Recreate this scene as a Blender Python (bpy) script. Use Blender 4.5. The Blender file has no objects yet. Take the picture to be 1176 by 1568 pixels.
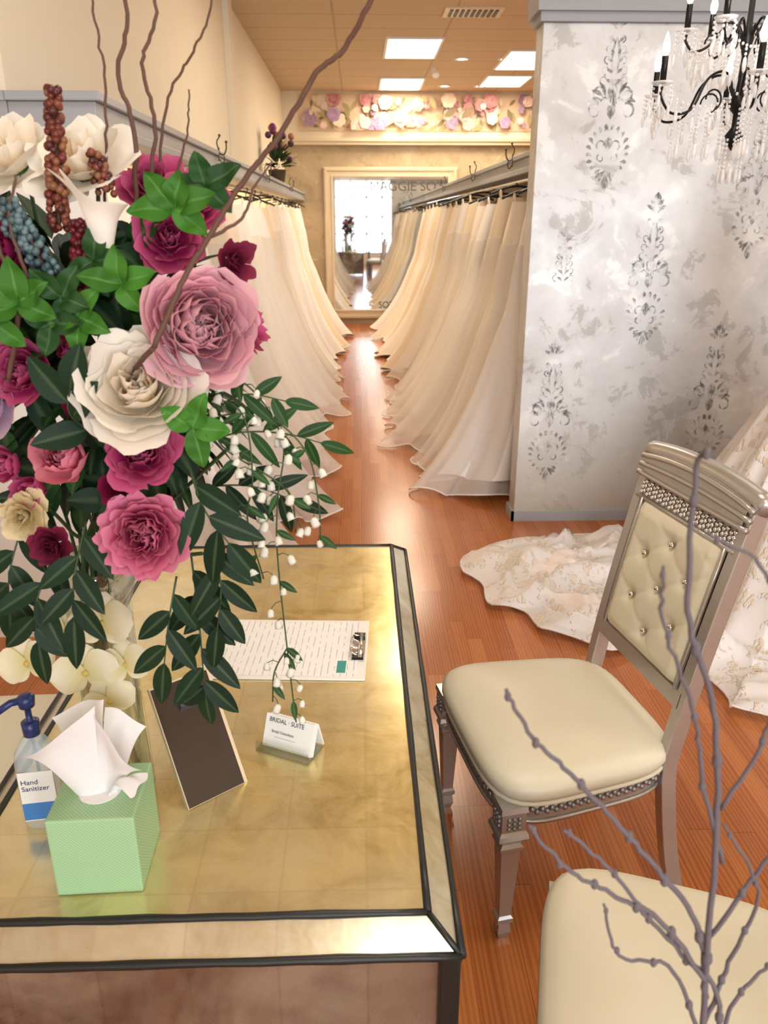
import bpy, math, random
from mathutils import Vector, Matrix, Euler, noise
random.seed(7)
S=math.sin;C=math.cos;PI=math.pi
COL=bpy.context.scene.collection
try:
    bpy.context.scene.view_settings.view_transform='Standard'
    bpy.context.scene.view_settings.look='None'
except Exception: pass

# ------------------------------------------------------------------ node helpers
class NT:
    def __init__(s,name):
        s.mat=bpy.data.materials.new(name);s.mat.use_nodes=True
        s.nt=s.mat.node_tree;s.n=s.nt.nodes;s.l=s.nt.links
        s.bsdf=s.n['Principled BSDF'];s.out=s.n['Material Output']
    def node(s,t,**k):
        nd=s.n.new(t)
        for a,b in k.items(): setattr(nd,a,b)
        return nd
    def put(s,sock,v):
        if isinstance(v,bpy.types.NodeSocket): s.l.new(v,sock)
        elif isinstance(v,(tuple,list)) and len(v)==3 and sock.type=='RGBA': sock.default_value=(*v,1)
        else: sock.default_value=v
    def math(s,op,a,b=0,c=None):
        nd=s.node('ShaderNodeMath',operation=op);s.put(nd.inputs[0],a);s.put(nd.inputs[1],b)
        if c is not None: s.put(nd.inputs[2],c)
        return nd.outputs[0]
    def mix(s,f,a,b,mode='MIX'):
        nd=s.node('ShaderNodeMixRGB',blend_type=mode);s.put(nd.inputs[0],f);s.put(nd.inputs[1],a);s.put(nd.inputs[2],b);return nd.outputs[0]
    def coord(s,w='Object'): return s.node('ShaderNodeTexCoord').outputs[w]
    def mapping(s,v,scale=(1,1,1),rot=(0,0,0),loc=(0,0,0)):
        nd=s.node('ShaderNodeMapping');s.l.new(v,nd.inputs[0]);nd.inputs['Scale'].default_value=scale;nd.inputs['Rotation'].default_value=rot;nd.inputs['Location'].default_value=loc;return nd.outputs[0]
    def noise(s,v,scale=5,detail=3,rough=.55,dist=0):
        nd=s.node('ShaderNodeTexNoise');s.l.new(v,nd.inputs['Vector']);nd.inputs['Scale'].default_value=scale;nd.inputs['Detail'].default_value=detail;nd.inputs['Roughness'].default_value=rough;nd.inputs['Distortion'].default_value=dist;return nd.outputs['Fac']
    def ramp(s,f,stops):
        nd=s.node('ShaderNodeValToRGB');s.l.new(f,nd.inputs[0]);e=nd.color_ramp.elements
        while len(e)<len(stops): e.new(.5)
        for i,(p,c) in enumerate(stops):
            e[i].position=p;e[i].color=(*c,1) if len(c)==3 else c
        return nd.outputs[0]
    def sep(s,v):
        nd=s.node('ShaderNodeSeparateXYZ');s.l.new(v,nd.inputs[0]);return nd.outputs
    def comb(s,x,y,z):
        nd=s.node('ShaderNodeCombineXYZ');s.put(nd.inputs[0],x);s.put(nd.inputs[1],y);s.put(nd.inputs[2],z);return nd.outputs[0]
    def white(s,v):
        nd=s.node('ShaderNodeTexWhiteNoise',noise_dimensions='3D');s.l.new(v,nd.inputs['Vector']);return nd.outputs['Value']
    def bump(s,h,strength=.3,dist=.01):
        nd=s.node('ShaderNodeBump');s.l.new(h,nd.inputs['Height']);nd.inputs['Strength'].default_value=strength;nd.inputs['Distance'].default_value=dist;s.l.new(nd.outputs[0],s.bsdf.inputs['Normal'])
    def set(s,**k):
        names=dict(base='Base Color',rough='Roughness',metal='Metallic',ior='IOR',trans='Transmission Weight',coat='Coat Weight',coatr='Coat Roughness',sheen='Sheen Weight',alpha='Alpha',emc='Emission Color',ems='Emission Strength',spec='Specular IOR Level')
        for a,b in k.items(): s.put(s.bsdf.inputs[names[a]],b)
        return s
def lerp(a,b,t): return tuple(x+(y-x)*t for x,y in zip(a,b))
def simple(name,base,rough=.5,metal=0,nz=0,nscale=20,**k):
    m=NT(name)
    m.set(rough=rough,metal=metal,**k)
    if nz:
        n=m.noise(m.coord(),nscale,2)
        m.set(base=m.mix(m.math('MULTIPLY',n,nz),base,tuple(c*.55 for c in base)))
    else: m.set(base=base)
    return m.mat
def translucent_mix(m,colsock,fac=.25,transp=0):
    o=m.bsdf.outputs[0]
    if fac:
        tr=m.node('ShaderNodeBsdfTranslucent');m.put(tr.inputs[0],colsock)
        mx=m.node('ShaderNodeMixShader');mx.inputs[0].default_value=fac
        m.l.new(o,mx.inputs[1]);m.l.new(tr.outputs[0],mx.inputs[2]);o=mx.outputs[0]
    if transp:
        tp=m.node('ShaderNodeBsdfTransparent');m2=m.node('ShaderNodeMixShader')
        m.put(m2.inputs[0],transp)
        m.l.new(o,m2.inputs[1]);m.l.new(tp.outputs[0],m2.inputs[2]);o=m2.outputs[0]
    m.l.new(o,m.out.inputs[0])

# ------------------------------------------------------------------ materials
def mk_floor():
    m=NT('oak_laminate');xyz=m.sep(m.coord());W=.064;Lp=.75
    row=m.math('FLOOR',m.math('DIVIDE',xyz[0],W))
    r1=m.white(m.comb(row,3.3,1.7))
    yy=m.math('ADD',m.math('DIVIDE',xyz[1],Lp),m.math('MULTIPLY',r1,7.0))
    cell=m.math('FLOOR',yy)
    r=m.white(m.comb(row,cell,.5))
    gv=m.comb(m.math('MULTIPLY',xyz[0],26.0),m.math('ADD',m.math('MULTIPLY',xyz[1],1.6),m.math('MULTIPLY',r,40)),m.math('MULTIPLY',r,30))
    g=m.noise(gv,1.6,4,.65,.8)
    wv=m.node('ShaderNodeTexWave',wave_type='BANDS',bands_direction='X');m.l.new(gv,wv.inputs[0]);wv.inputs['Scale'].default_value=.9;wv.inputs['Distortion'].default_value=9;wv.inputs['Detail'].default_value=2;wv.inputs['Detail Scale'].default_value=.6
    base=m.ramp(r,[(0,(.36,.100,.024)),(.5,(.46,.145,.038)),(1,(.57,.205,.06))])
    c=m.mix(m.math('MULTIPLY',g,.7),base,(.21,.05,.012))
    c=m.mix(m.math('MULTIPLY',wv.outputs[1],.32),c,(.66,.27,.09))
    fx=m.math('FRACT',m.math('DIVIDE',xyz[0],W));fy=m.math('FRACT',yy)
    gap=m.math('MAXIMUM',m.math('LESS_THAN',fx,.03),m.math('LESS_THAN',fy,.004))
    c=m.mix(m.math('MULTIPLY',gap,.55),c,(.12,.035,.01))
    m.set(base=c,rough=.2,spec=.36)
    return m.mat
def mk_ceiling():
    m=NT('ceiling_tiles');xyz=m.sep(m.coord())
    fx=m.math('FRACT',m.math('DIVIDE',m.math('ADD',xyz[0],.25),1.2));fy=m.math('FRACT',m.math('DIVIDE',xyz[1],.6))
    g=m.math('MAXIMUM',m.math('LESS_THAN',fx,.022),m.math('LESS_THAN',fy,.045))
    c=m.mix(m.math('MULTIPLY',g,.6),(.62,.48,.32),(.38,.28,.17))
    m.set(base=c,rough=.9);return m.mat
def mk_plaster(name,a,b,cdark,gold=None):
    m=NT(name);co=m.coord()
    n1=m.noise(co,1.5,4,.6,.3);n2=m.noise(co,4.2,6,.68,.5);n4=m.noise(m.mapping(co,loc=(1,2,9)),2.2,5,.7,.4)
    c=m.mix(m.ramp(n1,[(.38,(0,0,0)),(.62,(1,1,1))]),a,b)
    c=m.mix(m.math('MULTIPLY',m.ramp(n4,[(.50,(0,0,0)),(.64,(1,1,1))]),.62),c,lerp(a,cdark,.42))
    c=m.mix(m.math('MULTIPLY',m.ramp(n2,[(.56,(0,0,0)),(.595,(1,1,1))]),.42),c,cdark)
    c=m.mix(m.math('MULTIPLY',m.ramp(n2,[(.36,(1,1,1)),(.42,(0,0,0))]),.5),c,(.80,.80,.79) if gold else (.62,.55,.42))
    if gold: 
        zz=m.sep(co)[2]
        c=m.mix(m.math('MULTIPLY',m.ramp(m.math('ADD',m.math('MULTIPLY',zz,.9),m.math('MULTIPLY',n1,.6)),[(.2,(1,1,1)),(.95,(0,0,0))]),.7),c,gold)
    m.set(base=c,rough=m.math('ADD',m.math('MULTIPLY',n2,.35),.25),metal=.3 if gold else 0)
    return m.mat
def mk_goldleaf(name,base,dark,rough,metal=.66):
    m=NT(name);co=m.coord();xyz=m.sep(co)
    n=m.noise(co,9,6,.7,1.0);n2=m.noise(m.mapping(co,scale=(60,3,60)),2,2)
    cell=m.white(m.comb(m.math('FLOOR',m.math('DIVIDE',xyz[0],.13)),m.math('FLOOR',m.math('DIVIDE',xyz[1],.13)),m.math('FLOOR',m.math('DIVIDE',xyz[2],.4))))
    c=m.mix(m.ramp(n,[(.38,(0,0,0)),(.66,(1,1,1))]),base,dark)
    n5=m.noise(m.mapping(co,loc=(5,1,0)),2.6,4,.6,.5)
    c=m.mix(m.math('MULTIPLY',m.ramp(n5,[(.42,(0,0,0)),(.62,(1,1,1))]),.6),c,lerp(base,(.78,.77,.62),.8))
    c=m.mix(m.math('MULTIPLY',cell,.25),c,tuple(min(1,x*1.3) for x in base))
    fx=m.math('FRACT',m.math('DIVIDE',xyz[0],.13));fy=m.math('FRACT',m.math('DIVIDE',xyz[1],.13))
    g=m.math('MAXIMUM',m.math('LESS_THAN',fx,.03),m.math('LESS_THAN',fy,.03))
    c=m.mix(m.math('MULTIPLY',g,.2),c,dark)
    m.set(base=c,metal=metal,rough=m.math('ADD',m.math('MULTIPLY',n2,.12),rough),coat=.25,coatr=.08)
    m.bump(n,.05,.003);return m.mat
def mk_fabric(name,a,b,transl=.0,nscale=3,bump=0,fine=140,rough=.6):
    m=NT(name)
    if b:
        n=m.noise(m.coord(),nscale,2);c=m.mix(n,a,b)
    else: c=a
    m.set(base=c,rough=rough)
    if bump: m.bump(m.noise(m.coord(),fine,1),bump,.002)
    if transl: translucent_mix(m,c,transl)
    return m.mat
def mk_tulle(name,a,tr=.5,lace=False):
    m=NT(name);co=m.coord()
    m.set(base=a,rough=.65)
    t=tr
    if lace:
        v=m.node('ShaderNodeTexVoronoi',feature='F1');m.l.new(m.mapping(co,scale=(1,1,.2)),v.inputs['Vector']);v.inputs['Scale'].default_value=55
        patch=m.ramp(m.noise(co,9,3,.6,1.0),[(.52,(0,0,0)),(.55,(1,1,1))])
        dots=m.ramp(v.outputs['Distance'],[(.42,(1,1,1)),(.58,(0,0,0))])
        k=m.math('MULTIPLY',patch,dots)
        m.set(base=m.mix(k,a,(.72,.62,.50)))
        t=m.math('SUBTRACT',tr,m.math('MULTIPLY',k,tr))
        m.bump(k,.7,.006)
    translucent_mix(m,a,0,t);return m.mat
def mk_attr(name,rough=.55,transl=.25,spec=.3):
    m=NT(name);at=m.node('ShaderNodeAttribute',attribute_name='Col')
    m.set(base=at.outputs['Color'],rough=rough,spec=spec)
    if transl: translucent_mix(m,at.outputs['Color'],transl)
    return m.mat
M={}
M['floor']=mk_floor();M['ceil']=mk_ceiling()
M['wall']=simple('cream_wall_paint',(.84,.76,.62),.8,nz=.1,nscale=4)
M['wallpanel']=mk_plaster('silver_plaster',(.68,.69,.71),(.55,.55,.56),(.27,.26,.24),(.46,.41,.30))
M['farplaster']=mk_plaster('olive_plaster',(.50,.40,.26),(.40,.32,.20),(.30,.24,.14))
M['trim']=simple('blue_grey_trim',(.36,.38,.42),.45)
M['white']=simple('white_paint',(.82,.80,.77),.5)
M['creamframe']=simple('cream_gold_frame',(.68,.57,.40),.35,.2)
M['mirror']=simple('mirror_glass',(.74,.76,.76),.02,1)
M['gold']=mk_goldleaf('gold_leaf_glass',(.78,.64,.30),(.50,.37,.14),.17,.62)
M['silverleaf']=mk_goldleaf('antiqued_mirror',(.74,.68,.50),(.46,.34,.15),.12)
M['bronze']=mk_goldleaf('bronze_mirror_panel',(.17,.10,.065),(.10,.06,.04),.2)
M['black']=simple('black_wood_edge',(.012,.014,.013),.4,nz=.5,nscale=60)
M['blackiron']=simple('black_iron',(.012,.012,.013),.35,.6)
M['chrome']=simple('chrome',(.75,.75,.74),.15,1)
M['silver']=simple('champagne_silver',(.50,.475,.44),.3,.65,nz=.3,nscale=30)
M['silverdark']=simple('carved_silver',(.36,.35,.35),.4,.7,nz=.6,nscale=120)
M['upholstery']=mk_fabric('ivory_moire_satin',(.72,.68,.54),(.66,.61,.46),.0,8,.1,60,.42)
M['satin']=mk_fabric('ivory_satin',(.88,.80,.69),None)
M['satinw']=mk_fabric('white_satin',(.90,.88,.87),None)
M['champ']=mk_fabric('champagne_satin',(.83,.72,.56),None)
M['tulle']=mk_tulle('ivory_tulle',(.93,.88,.83),.5)
M['blush']=mk_fabric('blush_satin',(.86,.78,.75),None)
M['lace']=mk_tulle('lace_tulle',(.92,.89,.89),.28,True)
M['petal']=mk_attr('silk_petal',.6,.25,.2)
M['leaf']=mk_attr('silk_leaf',.5,0,.18)
M['matte']=mk_attr('painted_surface',.6,0,.3)
M['berry']=mk_attr('berry_skin',.35,0,.4)
M['twig']=simple('twig_bark',(.14,.07,.045),.7,nz=.7,nscale=80)
M['greytwig']=simple('grey_twig_bark',(.15,.13,.15),.75,nz=.6,nscale=80)
M['hook']=simple('bronze_hook',(.12,.10,.07),.35,.8)
M['tissue']=mk_fabric('tissue_paper',(.86,.86,.87),None,.2)
M['paper']=simple('paper',(.82,.82,.81),.6)
M['teal']=simple('teal_ink',(.02,.28,.25),.5)
M['ink']=simple('ink',(.06,.06,.08),.5)
M['photoprint']=simple('dark_photo_print',(.045,.03,.022),.15,nz=.6,nscale=12)
M['navy']=simple('navy_plastic',(.015,.03,.14),.3)
M['gel']=simple('sanitizer_gel',(.60,.68,.70),.15,0,alpha=.45)
M['bluelabel']=simple('blue_label',(.05,.20,.55),.4)
M['stemgreen']=simple('green_stem',(.03,.07,.02),.5)
def glass(name,g_=.25,col=(1,1,1),rough=0.02,tint=(.93,.95,.94)):
    m=NT(name);g=m.node('ShaderNodeBsdfGlossy');g.inputs['Color'].default_value=(*col,1);g.inputs['Roughness'].default_value=rough
    t=m.node('ShaderNodeBsdfTransparent');t.inputs[0].default_value=(*tint,1);mx=m.node('ShaderNodeMixShader');mx.inputs[0].default_value=1-g_
    m.l.new(g.outputs[0],mx.inputs[1]);m.l.new(t.outputs[0],mx.inputs[2]);m.l.new(mx.outputs[0],m.out.inputs[0]);return m.mat
M['glass']=glass('clear_glass',.2,tint=(.82,.86,.83))
def mk_crystal():
    m=NT('crystal');m.set(base=(.85,.85,.86),rough=.08,spec=1.0)
    tp=m.node('ShaderNodeBsdfTransparent');mx=m.node('ShaderNodeMixShader');mx.inputs[0].default_value=.5
    m.l.new(m.bsdf.outputs[0],mx.inputs[1]);m.l.new(tp.outputs[0],mx.inputs[2]);m.l.new(mx.outputs[0],m.out.inputs[0]);return m.mat
M['crystal']=mk_crystal()
def mk_green():
    m=NT('green_tissue_carton');xyz=m.sep(m.coord())
    d=m.math('SINE',m.math('MULTIPLY',m.math('ADD',m.math('ADD',xyz[0],xyz[1]),m.math('MULTIPLY',xyz[2],1.0)),1100))
    m.set(base=m.mix(m.math('MULTIPLY',m.math('GREATER_THAN',d,.2),.35),(.30,.52,.28),(.50,.72,.46)),rough=.45);return m.mat
M['green']=mk_green()
def emis(name,c,s):
    m=NT(name);m.set(base=c,emc=c,ems=s);return m.mat
M['bulb']=emis('flame_bulb',(1,.93,.82),12)
M['diffuser']=emis('light_diffuser',(1,.93,.80),4)

# ------------------------------------------------------------------ mesh helpers
def empty(name,loc=(0,0,0),rz=0,parent=None):
    o=bpy.data.objects.new(name,None);COL.objects.link(o);o.location=loc;o.rotation_euler=(0,0,rz);o.empty_display_size=.1
    if parent: o.parent=parent
    return o
class MB:
    def __init__(s): s.v=[];s.f=[];s.m=[];s.c=[];s.s=[]
    def add(s,vs,fs,mat=0,col=(1,1,1),smooth=True,X=None):
        b=len(s.v)
        s.v+= [tuple(X@Vector(v)) for v in vs] if X else [tuple(v) for v in vs]
        s.f+=[tuple(i+b for i in f) for f in fs];s.m+=[mat]*len(fs);s.s+=[smooth]*len(fs)
        s.c+= list(col) if isinstance(col,list) else [col]*len(vs)
    def grid(s,fn,nu,nv,mat=0,col=(1,1,1),closed=False,X=None,smooth=True):
        vs=[];cs=[]
        for j in range(nv+1):
            for i in range(nu if closed else nu+1):
                u=i/nu;v=j/nv;vs.append(fn(u,v))
                cs.append(col(u,v) if callable(col) else col)
        w=nu if closed else nu+1;fs=[]
        for j in range(nv):
            for i in range(nu):
                a=j*w+i;b=j*w+(i+1)%w;fs.append((a,b,b+w,a+w))
        s.add(vs,fs,mat,cs,smooth,X)
    def box(s,lo,hi,mat=0,col=(1,1,1),X=None):
        x0,y0,z0=lo;x1,y1,z1=hi
        vs=[(x0,y0,z0),(x1,y0,z0),(x1,y1,z0),(x0,y1,z0),(x0,y0,z1),(x1,y0,z1),(x1,y1,z1),(x0,y1,z1)]
        s.add(vs,[(0,3,2,1),(4,5,6,7),(0,1,5,4),(1,2,6,5),(2,3,7,6),(3,0,4,7)],mat,col,False,X)
    def tube(s,pts,rad,seg=8,mat=0,col=(1,1,1),X=None,square=False,caps=True,sx=1,sy=1,smooth=True,up=None):
        pts=[Vector(p) for p in pts];n=len(pts)
        if not isinstance(rad,(list,tuple)): rad=[rad]*n
        t=(pts[1]-pts[0]).normalized()
        ref=Vector(up) if up else (Vector((0,0,1)) if abs(t.z)<.9 else Vector((1,0,0)))
        nx=(ref-t*ref.dot(t)).normalized();vs=[];cs=[]
        for i,p in enumerate(pts):
            t=(pts[min(i+1,n-1)]-pts[max(i-1,0)])
            t=t.normalized() if t.length>1e-9 else Vector((0,0,1))
            nx=(nx-t*nx.dot(t)).normalized();ny=t.cross(nx)
            for k in range(seg):
                a=2*PI*k/seg+(PI/seg if square else 0)
                vs.append(p+(nx*C(a)*sx+ny*S(a)*sy)*rad[i])
        fs=[(j*seg+k,j*seg+(k+1)%seg,(j+1)*seg+(k+1)%seg,(j+1)*seg+k) for j in range(n-1) for k in range(seg)]
        if caps: fs+=[tuple(reversed(range(seg))),tuple((n-1)*seg+k for k in range(seg))]
        s.add(vs,fs,mat,col,smooth and not square,X)
    def lathe(s,prof,seg=24,mat=0,col=(1,1,1),X=None,smooth=True,rot=0):
        vs=[];n=len(prof)
        for r,z in prof:
            for k in range(seg):
                a=2*PI*k/seg+rot;vs.append((r*C(a),r*S(a),z))
        fs=[(j*seg+k,j*seg+(k+1)%seg,(j+1)*seg+(k+1)%seg,(j+1)*seg+k) for j in range(n-1) for k in range(seg)]
        fs+=[tuple(reversed(range(seg))),tuple((n-1)*seg+k for k in range(seg))]
        s.add(vs,fs,mat,col,smooth,X)
    def ball(s,p,r,mat=0,col=(1,1,1),seg=10,rings=6,sc=(1,1,1),X=None):
        vs=[];
        for j in range(rings+1):
            th=PI*j/rings
            for k in range(seg):
                a=2*PI*k/seg;vs.append((p[0]+r*sc[0]*S(th)*C(a),p[1]+r*sc[1]*S(th)*S(a),p[2]+r*sc[2]*C(th)))
        fs=[(j*seg+k,(j+1)*seg+k,(j+1)*seg+(k+1)%seg,j*seg+(k+1)%seg) for j in range(rings) for k in range(seg)]
        s.add(vs,fs,mat,col,True,X)
    def build(s,name,mats,parent=None,bevel=0,loc=None):
        me=bpy.data.meshes.new(name);me.from_pydata(s.v,[],s.f)
        for m in mats: me.materials.append(M[m] if isinstance(m,str) else m)
        me.polygons.foreach_set('material_index',s.m);me.polygons.foreach_set('use_smooth',s.s)
        at=me.color_attributes.new('Col','FLOAT_COLOR','POINT')
        at.data.foreach_set('color',[x for c in s.c for x in (c[0],c[1],c[2],1)])
        me.update()
        o=bpy.data.objects.new(name,me);COL.objects.link(o)
        if parent: o.parent=parent
        if loc: o.location=loc
        if bevel:
            b=o.modifiers.new('bevel','BEVEL');b.width=bevel;b.segments=2;b.limit_method='ANGLE'
        return o
def qbox(name,lo,hi,mat,parent=None,bevel=0):
    m=MB();m.box(lo,hi);return m.build(name,[mat],parent,bevel)
def frame_to(p,d,roll=0):
    d=Vector(d).normalized();q=d.to_track_quat('Z','Y')
    return Matrix.Translation(Vector(p))@q.to_matrix().to_4x4()@Matrix.Rotation(roll,4,'Z')
def spline(P,n=8):
    P=[Vector(p) for p in P];out=[];Q=[P[0]*2-P[1]]+P+[P[-1]*2-P[-2]]
    for i in range(1,len(Q)-2):
        p0,p1,p2,p3=Q[i-1:i+3]
        for k in range(n):
            t=k/n;out.append(.5*((2*p1)+(-p0+p2)*t+(2*p0-5*p1+4*p2-p3)*t*t+(-p0+3*p1-3*p2+p3)*t**3))
    out.append(P[-1]);return out

# ------------------------------------------------------------------ ROOM
XL,XR,YB,YF,HC=-1.2,4.6,-4.0,14.0,3.6
XN=-2.4
qbox('floor',(XN-.12,YB-.12,-.1),(XR+.12,YF+.12,0),'floor')
qbox('ceiling',(XN-.12,YB-.12,HC),(XR+.12,YF+.12,HC+.1),'ceil')
qbox('wall_left',(XL-.12,3.14,0),(XL,YF,HC),'wall')
qbox('wall_left_front',(XN-.12,YB,0),(XN,3.14,HC),'wall')
b=MB();b.box((XN,3.06,0),(XL,3.14,1.985),1);b.box((XN,3.06,1.985),(XL,3.14,HC),0);b.build('wall_return',['wall','white'])
qbox('wall_right',(XR,YB,0),(XR+.12,YF,HC),'wall')
b=MB();b.box((XL,YF,0),(XR,YF+.12,2.87),0);b.box((XL,YF,2.87),(XR,YF+.12,HC),1);b.build('wall_far',['farplaster','wall'])
b=MB();b.box((XL,YF-.16,2.87),(XR,YF,2.91));b.box((XL,YF-.13,2.82),(XR,YF,2.87));b.build('trim_far_ledge',['creamframe'])
qbox('trim_left_pilaster',(XL,8.2,2.11),(XL+.05,8.45,HC),'wall')
b=MB()
wins=[(-.94,1.45),(1.95,4.3)];z0,z1=.45,3.1
b.box((XN,YB-.12,0),(XR,YB,z0));b.box((XN,YB-.12,z1),(XR,YB,HC))
b.box((XN,YB-.12,z0),(wins[0][0],YB,z1));b.box((wins[0][1],YB-.12,z0),(wins[1][0],YB,z1));b.box((wins[1][1],YB-.12,z0),(XR,YB,z1))
b.build('wall_back',['wall'])
for i,(a,c) in enumerate(wins):
    b=MB()
    for x in (a,a+(c-a)*.25,a+(c-a)*.5,a+(c-a)*.75,c-.05): b.box((x,YB-.08,z0),(x+.07,YB-.02,z1))
    for z in (z0,z0+.7,z0+1.3,z1-.65,z1-.05): b.box((a,YB-.079,z),(c,YB-.021,z+.06))
    w=b.build('window_%d'%(i+1),['silverdark'])
    L=bpy.data.lights.new('daylight','AREA');L.shape='RECTANGLE';L.size=c-a;L.size_y=z1-z0;L.energy=185 if i==0 else 245;L.color=(.89,.95,1)
    o=bpy.data.objects.new('window_daylight',L);COL.objects.link(o);o.location=((a+c)/2,YB-.14,(z0+z1)/2);o.rotation_euler=(math.radians(90),0,0)
b=MB();b.grid(lambda u,v:(-1.0+u*.85,YB+.10+.03*S(u*60),.35+v*2.85),120,2);b.grid(lambda u,v:(1.0+u*.55,YB+.10+.03*S(u*50),.35+v*2.85),80,2);b.build('sheer_curtain',['tulle'])
# mural band : painted flowers on a flat panel
b=MB();b.box((-.95,YF-.02,3.03),(XR-.02,YF,3.56),0,(.72,.56,.42))
random.seed(3)
pal=[((.34,.22,.36),(.52,.38,.52)),((.46,.16,.20),(.68,.38,.36)),((.78,.60,.34),(.84,.72,.50)),((.66,.46,.42),(.80,.64,.56)),((.32,.20,.36),(.48,.34,.50)),((.76,.60,.48),(.84,.72,.58)),((.72,.60,.56),(.80,.68,.62))]
yk=YF-.021
for i in range(190):
    cx=random.uniform(-.8,4.4);cz=random.uniform(3.08,3.5);r=random.uniform(.03,.12);pc=random.choice(pal)
    if i<50 or i%4==0: 
        gl=random.uniform(.05,.12);a=random.uniform(0,6.28);col=random.choice([(.36,.30,.14),(.44,.37,.20),(.28,.23,.13)])
        pts=[(cx+gl*2*(t-.5)*C(a)-gl*.4*S(t*PI)*S(a),yk,cz+gl*2*(t-.5)*S(a)+gl*.4*S(t*PI)*C(a)) for t in [k/6 for k in range(7)]]
        pts+= [(cx+gl*2*(t-.5)*C(a)+gl*.4*S(t*PI)*S(a),yk,cz+gl*2*(t-.5)*S(a)-gl*.4*S(t*PI)*C(a)) for t in [k/6 for k in range(5,0,-1)]]
        pts=[(x,y,min(3.555,max(3.035,z))) for x,y,z in pts]
        b.add(pts,[tuple(range(len(pts)))],0,col,False);yk-=.0001;continue
    for ring in range(3):
        rr=r*(1-.3*ring);n=6-ring
        for k in range(n):
            a=2*PI*k/n+ring*.5+i
            px,pz=cx+rr*.55*C(a),cz+rr*.55*S(a);q=rr*.5
            col=lerp(pc[0],pc[1],random.random())
            pts=[(px+q*C(t),yk,min(3.555,max(3.035,pz+q*S(t)))) for t in [2*PI*j/12 for j in range(12)]]
            b.add(pts,[tuple(range(12))],0,col,False);yk-=.0001
b.build('floral_mural',['matte'])
mp=empty('wall_mirror')
b=MB();x0,x1,zb,zt=-.57,1.62,.09,2.5
def fr(b,x0,x1,z0,z1,w,ya,yb,m=0):
    b.box((x0,ya,z0),(x0+w,yb,z1),m);b.box((x1-w,ya,z0),(x1,yb,z1),m);b.box((x0+w,ya,z1-w),(x1-w,yb,z1),m);b.box((x0+w,ya,z0),(x1-w,yb,z0+w),m)
fr(b,x0,x1,zb,zt,.15,YF-.05,YF-.002);fr(b,x0+.02,x1-.02,zb+.02,zt-.02,.04,YF-.07,YF-.05);fr(b,x0+.12,x1-.12,zb+.12,zt-.12,.03,YF-.065,YF-.05)
b.build('frame',['creamframe'],mp,.004)
qbox('glass_pane',(x0+.14,YF-.04,zb+.14),(x1-.14,YF-.03,zt-.14),'mirror',mp)
def text(name,body,size,loc,rot,mat,parent,ext=.0005,align='LEFT'):
    c=bpy.data.curves.new(name,'FONT');c.body=body;c.size=size;c.extrude=ext;c.align_x=align;c.materials.append(M[mat])
    o=bpy.data.objects.new(name,c);COL.objects.link(o);o.location=loc;o.rotation_euler=rot;o.parent=parent;return o
text('lettering','MAGGIE SOTTERO',.21,(.18,YF-.045,2.14),(PI/2,0,0),'hook',mp,.001)
text('lettering_lower','SOTTERO',.15,(.32,YF-.045,.27),(PI/2,0,0),'ink',mp,.001)
fx=[(.65,10.6,.6,1.1),(.65,13.2,.6,1.0),(2.15,11.3,.6,1.2),(2.15,12.9,.6,.9),(.65,6.6,.6,1.2),(2.6,6.6,.6,1.2),(.3,1.6,.6,1.2),(2.8,1.6,.6,1.2),(.3,-1.8,.6,1.2)]
for i,(x,y,w,l) in enumerate(fx):
    p=empty('ceiling_light_panel',(x,y,HC))
    b=MB();t=.03
    for lo,hi in [((-w/2-t,-l/2-t,-.02),(-w/2,l/2+t,0)),((w/2,-l/2-t,-.02),(w/2+t,l/2+t,0)),((-w/2,-l/2-t,-.02),(w/2,-l/2,0)),((-w/2,l/2,-.02),(w/2,l/2+t,0))]: b.box(lo,hi)
    b.build('trim_frame',['white'],p)
    b=MB();b.box((-w/2,-l/2,-.008),(w/2,l/2,-.002));b.build('diffuser',['diffuser'],p)
    L=bpy.data.lights.new('tube_light','AREA');L.shape='RECTANGLE';L.size=w;L.size_y=l
    far=y>5
    L.energy=44 if far else 22;L.color=(1,.80,.57) if far else (1,.94,.84)
    o=bpy.data.objects.new('diffuser_light',L);COL.objects.link(o);o.location=(0,0,-.012);o.parent=p
for x,y in [(1.32,11.25),(1.87,11.25),(1.32,13.4),(1.86,13.4),(1.32,8.2)]:
    b=MB();b.lathe([(.10,0),(.10,-.012),(.075,-.015),(.07,-.005)],24);b.ball((0,0,-.004),.062,1,sc=(1,1,.15))
    b.build('recessed_downlight',['white','bulb'],None,loc=(x,y,HC))
b=MB();b.box((.85,8.68,HC-.015),(1.42,9.05,HC));
for k in range(9): b.box((.9+k*.055,8.73,HC-.022),(.93+k*.055,9.0,HC-.015),1)
b.build('ceiling_vent',['creamframe','ink'])
b=MB();b.ball((1.05,11.9,HC-.08),.05,0);b.box((.99,11.87,HC-.05),(1.05,11.93,HC));b.build('security_camera',['white'])

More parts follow.
